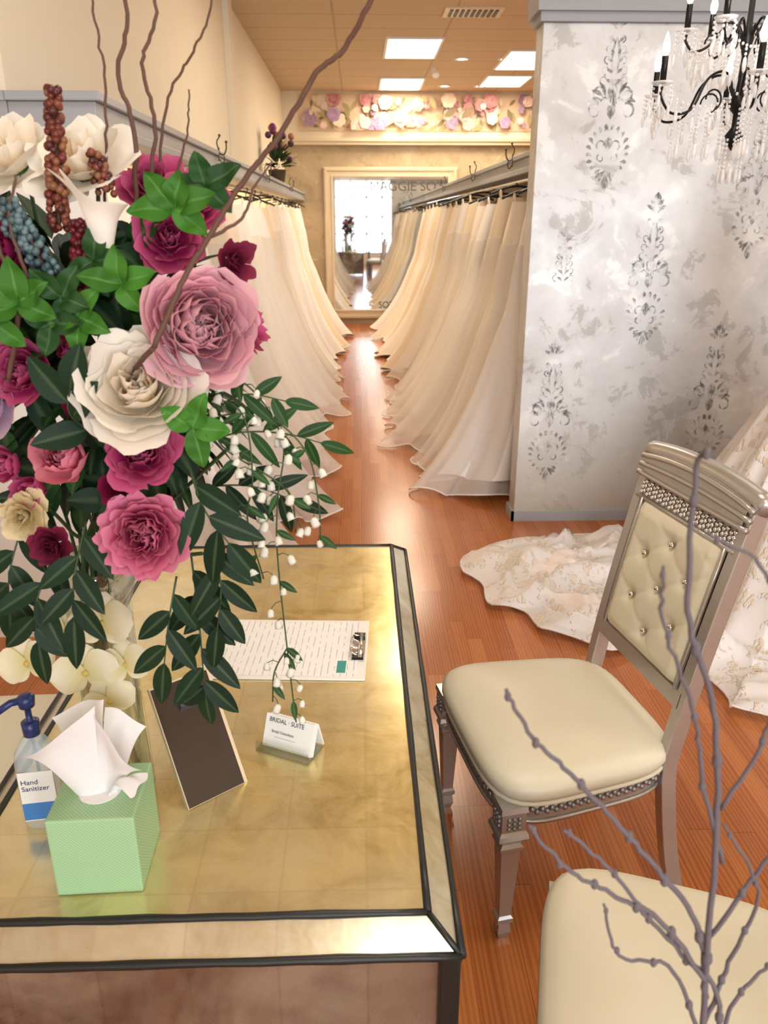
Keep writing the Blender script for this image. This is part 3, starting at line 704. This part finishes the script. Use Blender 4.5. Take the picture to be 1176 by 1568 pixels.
# ------------------------------------------------------------------ FLOWER ARRANGEMENT
F=empty('flower_arrangement')
VX,VY=-.428,1.155
b=MB();b.lathe([(.048,0),(.055,.004),(.054,.05),(.050,.2),(.052,.36),(.072,.44),(.070,.44),(.049,.36),(.047,.2),(.05,.05),(.045,.012),(.0,.012)],40,X=Matrix.Translation((VX,VY,ZT)));b.build('glass_vase',['glass'],F)
fl=MB();lf=MB();st=MB();be=MB()
def flower(p,d,R,n=7,pw=1.2,cols=((.9,.8,.7),(.9,.9,.9),(.9,.9,.9)),seed=0,ruf=.05,npet=(3,7),open=.8,notch=.0,cover=1.0,hh=.55):
    """cupped rose / peony: concentric layers of wide, rounded, overlapping petals"""
    rnd=random.Random(seed);X=frame_to(p,d,rnd.uniform(0,6))
    for li in range(n):
        k=li/(n-1) if n>1 else 1;kk=k**pw
        N=int(round(npet[0]+(npet[1]-npet[0])*k));L=R*(hh+.62*kk)
        ta=math.radians(38+50*kk);tb=math.radians(-14+62*kk*open+12*kk);tc=math.radians(-48+ (150*open-10)*kk**1.5)
        half=(PI/N)*(1.5-.2*k)*cover
        for j in range(N):
            a0=2*PI*j/N+li*2.39996+rnd.uniform(-.2,.2);Lj=L*rnd.uniform(.86,1.08);ph=rnd.uniform(0,6);dt=rnd.uniform(-.13,.13);w_=rnd.uniform(.88,1.12);tl=rnd.uniform(-.12,.12)
            nv=10;pr=[];r=.03*R+.03*R*k+(j%2)*.015*R;z=-.16*R*kk
            pr.append((r,z))
            for q in range(nv):
                v=(q+.5)/nv
                t=(ta+(tb-ta)*v*2 if v<.5 else tb+(tc-tb)*((v-.5)*2)**1.6)+dt
                r+=S(t)*Lj/nv;z+=C(t)*Lj/nv;pr.append((r,z))
            tint=rnd.uniform(-.12,.06)
            def fn(u,v):
                x=(u-.5)*2;ve=v*(1-.32*abs(x)**2.4-notch*math.exp(-x*x*14)+.035*S(11*x+ph)*(v>.8));f=ve*nv;i=min(nv-1,int(f));g=f-i
                r=pr[i][0]+(pr[i+1][0]-pr[i][0])*g;z=pr[i][1]+(pr[i+1][1]-pr[i][1])*g
                wid=.62+.38*min(1,v/.5)
                a=a0+x*half*wid*w_+tl*v
                dr=ruf*R*S(4.2*x+ph)*v**2+.03*R*S(9*x+ph*2)*v**3
                rr=r+dr*.8-.04*R*(1-x*x)*kk*v+ .05*R*x*x*k*v
                rr=max(.004*R,rr)
                return (rr*C(a),rr*S(a),z+dr*.8)
            def cf(u,v):
                x=abs(u-.5)*2
                c=lerp(cols[0],cols[1],min(1,kk*1.2));c=lerp(c,cols[2],max(0,min(1,(v-.55)*1.3+x*x*.25))*.8)
                return tuple(max(0,min(1,y*(1+tint))) for y in c)
            fl.grid(fn,12,nv,0,cf,X=X)
    lf.lathe([(.02*R,-.34*R),(.16*R,-.28*R),(.2*R,-.14*R),(.1*R,-.05*R)],10,0,(.05,.10,.035),X=X)
PEO=((.96,.58,.60),(.95,.52,.60),(.97,.76,.83));WHT=((.90,.66,.36),(.93,.86,.72),(.94,.93,.91))
MAG=((.30,.008,.075),(.52,.03,.17),(.82,.26,.45));PNK=((.56,.03,.15),(.76,.13,.31),(.93,.50,.64));BUR=((.10,.01,.025),(.16,.012,.04),(.28,.03,.08))
DKM=((.18,.005,.04),(.32,.012,.08),(.50,.04,.17));LAV=((.6,.4,.52),(.66,.48,.64),(.74,.60,.76));CRM=((.45,.34,.10),(.72,.58,.30),(.84,.76,.55));PBL=((.64,.07,.18),(.84,.26,.37),(.92,.48,.56))
flower((-.203,1.005,1.574),(.30,-.90,.16),.091,15,1.05,PEO,1,.07,(4,5),.52,.12,1.25,.62)
flower((-.268,.960,1.500),(.10,-.82,.56),.081,10,.95,WHT,2,.07,(3,5),.84,.03,1.15,.50)
flower((-.275,.955,1.424),(.25,-.85,.40),.052,10,1.1,MAG,3,.05,(3,6),.75)
flower((-.381,.995,1.410),(-.05,-.9,.35),.048,8,2.0,PBL,4,.03,(3,5),.35,0,1,.8)
flower((-.282,.96,1.318),(.1,-.93,.22),.067,12,1.1,PNK,5,.06,(4,7),.72,.05)
flower((-.429,1.0,1.366),(-.2,-.9,.1),.036,6,1.6,MAG,6,.04,(3,5),.4)
flower((-.458,1.0,1.400),(-.3,-.9,.2),.036,6,1.6,MAG,7,.04,(3,5),.4)
flower((-.403,.96,1.302),(.0,-.95,.1),.028,6,1.1,BUR,8,.1,(4,6),.8)
flower((-.440,.98,1.337),(-.1,-.95,.1),.034,5,.8,CRM,9,.1,(4,6),1)
flower((-.418,1.0,1.520),(-.1,-.93,.2),.050,8,1.4,MAG,10,.05,(3,6),.6)
flower((-.362,1.0,1.548),(.0,-.9,.3),.027,5,1.5,MAG,11,.04,(3,5),.3)
flower((-.412,1.0,1.662),(-.15,-.92,.25),.056,9,1.2,DKM,12,.05,(3,6),.7)
flower((-.470,1.0,1.478),(-.25,-.9,.2),.05,6,1.0,LAV,13,.05,(3,6),.7)
flower((-.238,1.06,1.676),(.2,-.9,.25),.052,8,1.1,MAG,14,.06,(3,6),.75)
flower((-.212,1.09,1.715),(.3,-.8,.4),.044,7,1.2,MAG,15,.06,(3,6),.75)
flower((-.262,1.10,1.735),(.1,-.8,.5),.047,7,1.2,MAG,25,.06,(3,6),.75)
flower((-.154,1.0,1.652),(.6,-.7,.1),.028,5,1.3,BUR,16,.1,(3,5),.8)
flower((-.335,1.06,1.757),(.0,-.6,.75),.062,4,.75,WHT,17,.1,(3,5),1.0,0,1,.6)
flower((-.425,1.08,1.765),(-.2,-.6,.7),.06,4,.75,WHT,18,.1,(3,5),1.0,0,1,.6)
flower((-.355,1.02,1.47),(.0,-.9,.3),.036,6,1.2,DKM,26,.06,(3,5),.6)
flower((-.33,1.03,1.36),(.0,-.9,.1),.032,6,1.2,DKM,27,.06,(3,5),.6)
flower((-.50,1.05,1.58),(-.5,-.8,.2),.055,7,1.1,PNK,19)
flower((-.52,1.08,1.42),(-.5,-.8,.1),.05,7,1.1,MAG,20)
flower((-.40,1.28,1.6),(-.1,.9,.3),.065,7,1.1,PNK,21);flower((-.28,1.26,1.5),(.4,.8,.2),.065,7,1.1,WHT,22);flower((-.17,1.15,1.56),(.9,.2,.2),.048,7,1.1,MAG,23)
flower((-.36,1.25,1.42),(.0,.9,.1),.055,7,1.1,MAG,24)
X=frame_to((-.300,.98,1.628),(.06,-.05,1),2.9)
def calla(u,v):
    a=2*PI*u;tip=max(0,C(a))**3
    r=.005+.017*v**1.5+.008*max(0,(v-.8)/.2)**1.5*(1+tip);z=.090*v+.034*v*v*tip
    sp=1-.4*(u-.5)
    return (r*C(a)*sp+.012*v**3*tip,r*S(a)*sp,z)
CC=lambda u,v:lerp((.55,.62,.34),(.92,.90,.84),min(1,v*2))
fl.grid(calla,36,14,0,CC,closed=False,X=X)
be.tube([X@Vector((0,0,.01)),X@Vector((.003,0,.085))],[.004,.003],8,0,(.85,.6,.1))
rnd=random.Random(4)
def spike(a,c,r,n,cols,br):
    a=Vector(a);c=Vector(c);d=c-a
    for i in range(n):
        t=i/n;p=a+d*t;an=i*2.4+rnd.random();q=r*(.55+.45*(1-t))*rnd.uniform(.7,1.1)
        be.ball((p.x+q*C(an),p.y+q*S(an),p.z+rnd.uniform(-.003,.003)),br*rnd.uniform(.8,1.15),0,rnd.choice(cols),8,6)
    st.tube([a,c],.0025,6)
RB=[(.13,.025,.015),(.20,.055,.03),(.08,.016,.015),(.22,.09,.04)]
spike((-.354,1.0,1.69),(-.340,1.0,1.838),.0115,125,RB,.0050)
spike((-.338,.985,1.600),(-.326,.985,1.70),.010,75,[(.15,.012,.02),(.09,.008,.014)],.0046)
spike((-.30,1.02,1.73),(-.31,1.02,1.775),.011,34,RB,.0046)
TL=[(.07,.12,.13),(.12,.19,.20),(.04,.08,.09)]
spike((-.362,.965,1.640),(-.388,.955,1.72),.014,75,TL,.0045)
spike((-.378,.965,1.665),(-.398,.955,1.715),.015,40,TL,.0045)
random.seed(11)
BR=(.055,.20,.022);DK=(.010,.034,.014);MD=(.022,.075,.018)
def cluster(p,n,L,W,col,d0=(0,-.35,-.1),spread=1.9,a0=0):
    p=Vector(p)
    for k in range(n):
        a=a0+ (k-(n-1)/2)*spread/max(1,n-1)*2
        d=Vector((S(a),-.25+random.uniform(-.15,.15),C(a)))
        leaf(lf,p,d,(random.uniform(-.2,.2),-1,.3),L*random.uniform(.85,1.1),W,col,bend=.2,wave=.45,nu=8,nv=12,fold=.3)
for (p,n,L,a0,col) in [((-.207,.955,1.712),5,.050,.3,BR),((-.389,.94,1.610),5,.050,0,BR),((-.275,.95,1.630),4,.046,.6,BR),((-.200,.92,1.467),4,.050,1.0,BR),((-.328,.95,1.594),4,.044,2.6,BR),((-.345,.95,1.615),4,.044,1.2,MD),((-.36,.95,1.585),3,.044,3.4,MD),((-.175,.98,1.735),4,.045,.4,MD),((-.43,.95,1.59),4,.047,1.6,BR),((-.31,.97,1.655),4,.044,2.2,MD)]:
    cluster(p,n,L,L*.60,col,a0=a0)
def sprig(P,n,L,W,col,stem=.0016,rs=1):
    pts=spline(P,8);st.tube(pts,[stem*(1-.5*i/len(pts)) for i in range(len(pts))],6,1)
    N=len(pts)
    for k in range(n):
        i=min(N-2,int((k+1)/(n+.3)*(N-1)));t=(pts[i+1]-pts[i-1]).normalized()
        sd=t.cross(Vector((0,-1,.1))).normalized()*(1 if k%2 else -1)
        d=(t*.75+sd*.75+Vector((0,random.uniform(-.3,.1),-.15))).normalized() if k<n-1 else t
        leaf(lf,pts[i],d,(random.uniform(-.3,.3),-1,.35),L*random.uniform(.85,1.15),W,col,bend=.15,nu=6,nv=10)
sprig([(-.235,1.0,1.27),(-.228,.98,1.18),(-.226,.97,1.10),(-.228,.98,1.055)],9,.075,.028,DK)
sprig([(-.25,.97,1.25),(-.262,.95,1.19),(-.275,.95,1.12)],5,.07,.027,DK)
sprig([(-.20,.97,1.30),(-.19,.96,1.24),(-.20,.96,1.17)],6,.07,.026,DK)
sprig([(-.36,.97,1.33),(-.37,.93,1.27),(-.375,.92,1.21)],6,.07,.028,DK)
sprig([(-.40,.97,1.30),(-.425,.93,1.23),(-.43,.93,1.17)],6,.07,.028,DK)
sprig([(-.45,1.0,1.33),(-.47,.97,1.26),(-.48,.97,1.20)],6,.07,.028,DK)
sprig([(-.22,.97,1.40),(-.20,.95,1.35),(-.17,.95,1.30)],5,.08,.03,DK)
sprig([(-.22,1.0,1.42),(-.16,1.0,1.44),(-.10,1.03,1.43),(-.05,1.05,1.41)],9,.06,.016,MD)
sprig([(-.22,1.02,1.36),(-.15,1.02,1.36),(-.09,1.04,1.33)],7,.06,.018,DK)
sprig([(-.20,1.02,1.46),(-.15,1.0,1.49),(-.09,1.0,1.48)],7,.05,.016,MD)
sprig([(-.33,.98,1.44),(-.35,.94,1.48),(-.34,.93,1.52)],4,.07,.035,DK)
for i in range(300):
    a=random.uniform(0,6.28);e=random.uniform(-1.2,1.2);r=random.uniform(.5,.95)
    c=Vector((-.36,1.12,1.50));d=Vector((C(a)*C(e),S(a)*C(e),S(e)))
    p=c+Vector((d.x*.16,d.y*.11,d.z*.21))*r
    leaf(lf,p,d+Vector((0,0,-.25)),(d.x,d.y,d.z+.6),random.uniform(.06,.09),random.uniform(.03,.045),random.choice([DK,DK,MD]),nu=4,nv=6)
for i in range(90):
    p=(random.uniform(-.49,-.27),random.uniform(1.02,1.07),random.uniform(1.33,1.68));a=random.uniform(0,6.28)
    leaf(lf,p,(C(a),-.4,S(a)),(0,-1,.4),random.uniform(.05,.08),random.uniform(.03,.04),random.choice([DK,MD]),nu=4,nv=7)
for (x,y,z) in [(-.203,1.03,1.55),(-.268,.98,1.47),(-.275,.98,1.39),(-.381,1.02,1.40),(-.282,.99,1.31),(-.41,1.03,1.62),(-.24,1.1,1.66),(-.30,1.02,1.63),(-.34,1.02,1.7),(-.33,1.09,1.74),(-.42,1.1,1.75),(-.2,1.12,1.7),(-.154,1.05,1.64),(-.44,1.02,1.35),(-.47,1.03,1.46),(-.22,1.0,1.27),(-.17,1.02,1.42)]:
    q=random.uniform(0,6.28);st.tube(spline([(VX+.03*C(q),VY+.03*S(q),.79),(VX-.02*C(q),VY-.02*S(q),1.17),((VX+x)/2,(VY+y)/2+.02,(1.17+z)/2),(x,y,z)],5),.0028,6,1)
def vine(P,n,seed):
    rnd=random.Random(seed);pts=spline(P,10);st.tube(pts,.0012,5,1);N=len(pts)
    for k in range(n):
        i=int((k+.7)/n*(N-1));p=pts[i];a=rnd.uniform(0,6.28);q=p+Vector((.017*C(a),.012*S(a)-.004,rnd.uniform(-.012,.004)))
        st.tube([p,(p+q)/2+Vector((0,0,.004)),q],.0007,4,1)
        Xb=frame_to(q,(rnd.uniform(-.5,.5),rnd.uniform(-.5,.2),-1));r=rnd.uniform(.0042,.0062)
        fl.lathe([(.15*r,-.2*r),(.8*r,.3*r),(1.0*r,1.0*r),(.95*r,1.6*r),(1.15*r,2.1*r),(.9*r,1.6*r)],8,0,(.86,.86,.76),X=Xb)
        be.ball(q,r*.3,0,(.3,.5,.1),6,4)
        if k%3==0: leaf(lf,p,(rnd.uniform(-1,1),-.3,-.4),(0,-1,.5),.03,.01,MD,nu=4,nv=6)
vine([(-.20,1.0,1.50),(-.146,1.0,1.503),(-.105,1.02,1.425),(-.113,1.0,1.347),(-.117,1.0,1.266),(-.110,1.0,1.12),(-.102,1.0,.993)],26,1)
vine([(-.20,1.0,1.49),(-.15,.98,1.47),(-.14,.97,1.39),(-.15,.97,1.33),(-.135,.98,1.24)],14,2)
vine([(-.20,1.0,1.46),(-.13,1.02,1.46),(-.075,1.02,1.41),(-.06,1.02,1.34),(-.058,1.02,1.28)],13,3)
vine([(-.19,1.0,1.44),(-.17,.98,1.42),(-.10,1.0,1.36),(-.09,1.0,1.30)],9,5)
vine([(-.11,1.0,1.12),(-.13,1.0,1.08),(-.135,1.0,1.03)],5,6)
rnd=random.Random(8)
def orchid(p,d,R):
    X=frame_to(p,d,rnd.uniform(0,.5))
    for k,(a,w,l) in enumerate([(PI/2,1,1),(PI/2+2.1,.8,.95),(PI/2-2.1,.8,.95),(.15,1.35,1.05),(PI-.15,1.35,1.05)]):
        dd=Vector((C(a),S(a),.15));
        def fn(u,v):
            x=(u-.5)*2;wd=R*w*.5*S(PI*min(.93,.08+v*.85));sd=Vector((-S(a),C(a),0))
            return dd*(R*l*v)+sd*(x*wd)+Vector((0,0,.12*R*(1-x*x)*v+.002*k-.15*R*v*v))
        fl.grid(fn,8,8,0,lambda u,v:lerp((.66,.58,.26),(.82,.77,.58),min(1,v*1.5)),X=X)
    fl.ball((0,0,.12*R),.13*R,0,(.7,.55,.15),8,6,X=X)
for p,R in [((-.396,1.08,1.122),.048),((-.43,1.07,1.045),.050),((-.405,1.08,.985),.042),((-.53,1.10,1.044),.045),((-.47,1.12,1.09),.04),((-.56,1.12,1.12),.04),((-.37,1.08,1.05),.04)]: orchid(p,(rnd.uniform(-.3,.4),-1,rnd.uniform(0,.4)),R)
st.tube(spline([(-.43,1.16,.82),(-.44,1.16,1.0),(-.43,1.15,1.16),(-.45,1.13,1.12),(-.53,1.12,1.05)],6),.003,6,1)
fl.build('blooms',['petal'],F);lf.build('foliage',['leaf'],F);be.build('berries',['berry'],F)
def branch(bm,P,r0,r1,mat=0,wob=.006,seed=0,n=9,buds=0):
    rnd=random.Random(seed);pts=spline(P,n);N=len(pts);q=[]
    for i,p in enumerate(pts): q.append(p+Vector((rnd.uniform(-1,1),rnd.uniform(-1,1),rnd.uniform(-1,1)))*wob*.3)
    bm.tube(q,[r0+(r1-r0)*i/(N-1) for i in range(N)],7,mat)
    for k in range(buds):
        i=int((k+1)/(buds+.01)*(N-1));i=min(i,N-1)
        bm.ball(q[i],(r0+(r1-r0)*i/(N-1))*1.7,mat,seg=8,rings=6,sc=(1,1,1.6))
    return q
branch(st,[(-.33,1.1,1.45),(-.285,1.07,1.68),(-.268,1.05,1.80),(-.28,1.05,1.86),(-.262,1.05,1.92),(-.275,1.05,2.02)],.0034,.0022,0,.006,1)
branch(st,[(-.32,1.1,1.45),(-.27,1.07,1.70),(-.245,1.06,1.80),(-.25,1.05,1.87),(-.228,1.05,1.93),(-.235,1.05,2.05)],.0030,.0018,0,.006,2)
branch(st,[(-.31,1.1,1.5),(-.26,1.09,1.72),(-.235,1.1,1.84),(-.20,1.1,1.89),(-.172,1.1,1.945),(-.165,1.1,2.02)],.0022,.0012,0,.005,3)
branch(st,[(-.30,1.1,1.6),(-.24,1.1,1.74),(-.215,1.1,1.80),(-.208,1.1,1.85)],.0020,.001,0,.004,4)
branch(st,[(-.34,1.1,1.6),(-.31,1.06,1.76),(-.295,1.05,1.85),(-.30,1.05,1.93),(-.29,1.05,2.0)],.0020,.0012,0,.005,5)
branch(st,[(-.228,.885,1.567),(-.19,.895,1.64),(-.155,.90,1.69),(-.115,.90,1.745),(-.085,.895,1.775),(-.04,.88,1.835),(-.012,.87,1.855),(.013,.85,1.891),(.05,.84,1.95)],.0032,.0025,0,.003,6)
branch(st,[(-.30,1.02,1.50),(-.26,.93,1.54),(-.228,.885,1.567)],.0032,.0032,0,.001,16)
branch(st,[(-.165,.90,1.68),(-.13,.93,1.70),(-.115,.95,1.735),(-.095,.96,1.76)],.0022,.001,0,.003,7)
branch(st,[(-.44,.98,1.50),(-.40,.96,1.60),(-.41,.95,1.68),(-.43,.94,1.76)],.0035,.002,0,.003,8)
branch(st,[(-.36,.97,1.56),(-.375,.95,1.62),(-.39,.95,1.70),(-.375,.95,1.745)],.003,.0015,0,.003,9)
st.build('stems_and_branches',['twig','stemgreen'],F)

# ------------------------------------------------------------------ FOREGROUND TWIGS
G=empty('twig_arrangement')
b=MB()
root=(.33,.44,.62)
def tw(P,r0,r1,s,buds=4): branch(b,P,r0*1.12,r1*1.2,0,.004,s,8,buds)
tw([root,(.31,.47,.85),(.297,.49,1.05),(.283,.50,1.256),(.262,.50,1.36),(.23,.49,1.44),(.222,.49,1.545),(.222,.48,1.56)],.0030,.0014,1,6)
tw([(.297,.49,1.06),(.285,.5,1.13),(.245,.5,1.19),(.21,.5,1.235),(.165,.5,1.29),(.128,.5,1.33),(.105,.5,1.372)],.0025,.0013,2,6)
tw([(.295,.49,1.08),(.25,.5,1.14),(.205,.5,1.17),(.165,.5,1.20),(.13,.5,1.245)],.0023,.0012,3,5)
tw([(.31,.47,.9),(.31,.49,1.05),(.275,.5,1.10),(.235,.5,1.15),(.20,.5,1.2),(.16,.5,1.24)],.0023,.0012,4,5)
tw([(.295,.5,1.2),(.265,.5,1.29),(.245,.49,1.36),(.205,.47,1.44),(.195,.46,1.49)],.0019,.001,5,4)
tw([(.285,.5,1.256),(.31,.5,1.33),(.305,.5,1.40),(.28,.49,1.47),(.235,.49,1.50)],.0017,.001,6,4)
tw([(.30,.49,1.02),(.32,.5,1.10),(.33,.5,1.17),(.29,.5,1.24)],.002,.001,7,4)
tw([(.31,.48,.98),(.27,.5,1.08),(.22,.5,1.10),(.20,.5,1.16)],.002,.001,8,4)
tw([(.295,.5,1.12),(.33,.5,1.2),(.36,.5,1.28),(.37,.5,1.33)],.002,.001,9,4)
tw([(.31,.47,.95),(.32,.49,1.04),(.35,.5,1.08),(.38,.5,1.10)],.002,.001,10,4)
b.build('branches',['greytwig'],G)
b=MB();b.lathe([(.07,0),(.085,.01),(.09,.25),(.06,.5),(.035,.68),(.04,.74),(.036,.74),(.03,.68),(.0,.6)],28,X=Matrix.Translation((.33,.44,0)));b.build('floor_vase',['silverdark'],G)

# ------------------------------------------------------------------ CHANDELIER
CH=empty('chandelier',(1.27,2.9,0))
b=MB();cr=MB();bu=MB()
b.tube([(0,0,2.12),(0,0,3.57)],.006,8);b.lathe([(.01,3.54),(.06,3.57),(.065,3.6)],20)
b.lathe([(.006,1.92),(.02,1.94),(.03,1.965),(.012,1.99),(.012,2.03),(.03,2.05),(.034,2.07),(.014,2.1),(.010,2.2),(.025,2.25),(.010,2.29),(.010,2.42),(.025,2.45),(.01,2.5)],20)
lights=[]
def strand(x,y,z,L,drop_=.011):
    for m_ in range(L): cr.ball((x,y,z-.014*(m_+.7)),.005,seg=6,rings=4)
    cr.ball((x,y,z-.014*L-.025),drop_,seg=6,rings=4,sc=(.7,.7,2.2))
for tier,(R0,zc,n,off) in enumerate([(.30,2.10,6,.25),(.19,2.27,6,.75)]):
    for k in range(n):
        a=2*PI*(k+off)/n;d=Vector((C(a),S(a),0))
        pr=[(.015,zc-.03),(.06,zc+.05),(.13,zc+.03),(.18,zc-.06),(R0*.85,zc-.075),(R0,zc-.03),(R0,zc)] if tier==0 else [(.015,zc-.02),(.06,zc+.03),(.11,zc-.03),(.16,zc-.05),(R0,zc-.02),(R0,zc)]
        b.tube([d*r+Vector((0,0,z)) for r,z in [ (p.x,p.y) for p in spline([Vector((r,z,0)) for r,z in pr],6)]],.0042,8)
        b.tube([d*(.10+.03*C(t))+Vector((0,0,zc-.03+.03*S(t))) for t in [PI*j/8 for j in range(12)]],.003,6)
        X=Matrix.Translation(d*R0+Vector((0,0,zc)))
        cr.lathe([(.006,0),(.03,.006),(.036,.014),(.03,.012)],14,X=X)
        b.lathe([(.010,.008),(.010,.085),(.009,.087)],12,X=X)
        bu.lathe([(.004,.085),(.011,.1),(.012,.115),(.006,.14),(.001,.155)],12,X=X)
        lights.append((d*R0+Vector((1.27,2.9,zc+.135))))
        for j in range(6):
            aa=2*PI*j/6;q=d*R0+Vector((.034*C(aa),.034*S(aa),zc+.008));strand(q.x,q.y,q.z,2+(j%2)*2,.009)
        a2=2*PI*(k+1+off)/n;d2=Vector((C(a2),S(a2),0))
        for t in range(1,16):
            u=t/16;p=d*R0*(1-u)+d2*R0*u;zz=zc-.07*4*u*(1-u);cr.ball((p.x,p.y,zz),.005,seg=6,rings=4)
            if t%3==0: strand(p.x,p.y,zz,2,.011)
        for rr in (.05,.10,.15,.22):
            if rr<R0:
                p=d*rr;strand(p.x,p.y,zc-.05,5+int(tier==0)*3,.012)
for k in range(10):
    a=2*PI*k/10;strand(.035*C(a),.035*S(a),1.96,7)
cr.ball((0,0,1.86),.02,seg=8,rings=6,sc=(1,1,1.5))
b.build('iron_frame',['blackiron'],CH);cr.build('crystals',['crystal'],CH);bu.build('candle_bulbs',['bulb'],CH)
for p in lights[::4]:
    L=bpy.data.lights.new('bulb_light','POINT');L.energy=1.5;L.color=(1,.9,.78);L.shadow_soft_size=.03
    o=bpy.data.objects.new('bulb_light',L);COL.objects.link(o);o.location=p+Vector((0,0,.06))

# ------------------------------------------------------------------ WORLD + CAMERA
w=bpy.data.worlds.new('World');bpy.context.scene.world=w;w.use_nodes=True
bg=w.node_tree.nodes['Background'];bg.inputs[0].default_value=(.75,.85,1,1);bg.inputs[1].default_value=.5
cd=bpy.data.cameras.new('camera');cam=bpy.data.objects.new('camera',cd);COL.objects.link(cam)
cd.sensor_fit='VERTICAL';cd.sensor_height=36;cd.lens=36*1700/2212;cd.clip_start=.05
cam.location=(0,0,1.7);cam.rotation_euler=(math.radians(90-20.4),0,math.radians(-1.72))
cd.dof.use_dof=True;cd.dof.focus_distance=1.8;cd.dof.aperture_fstop=8
bpy.context.scene.camera=cam
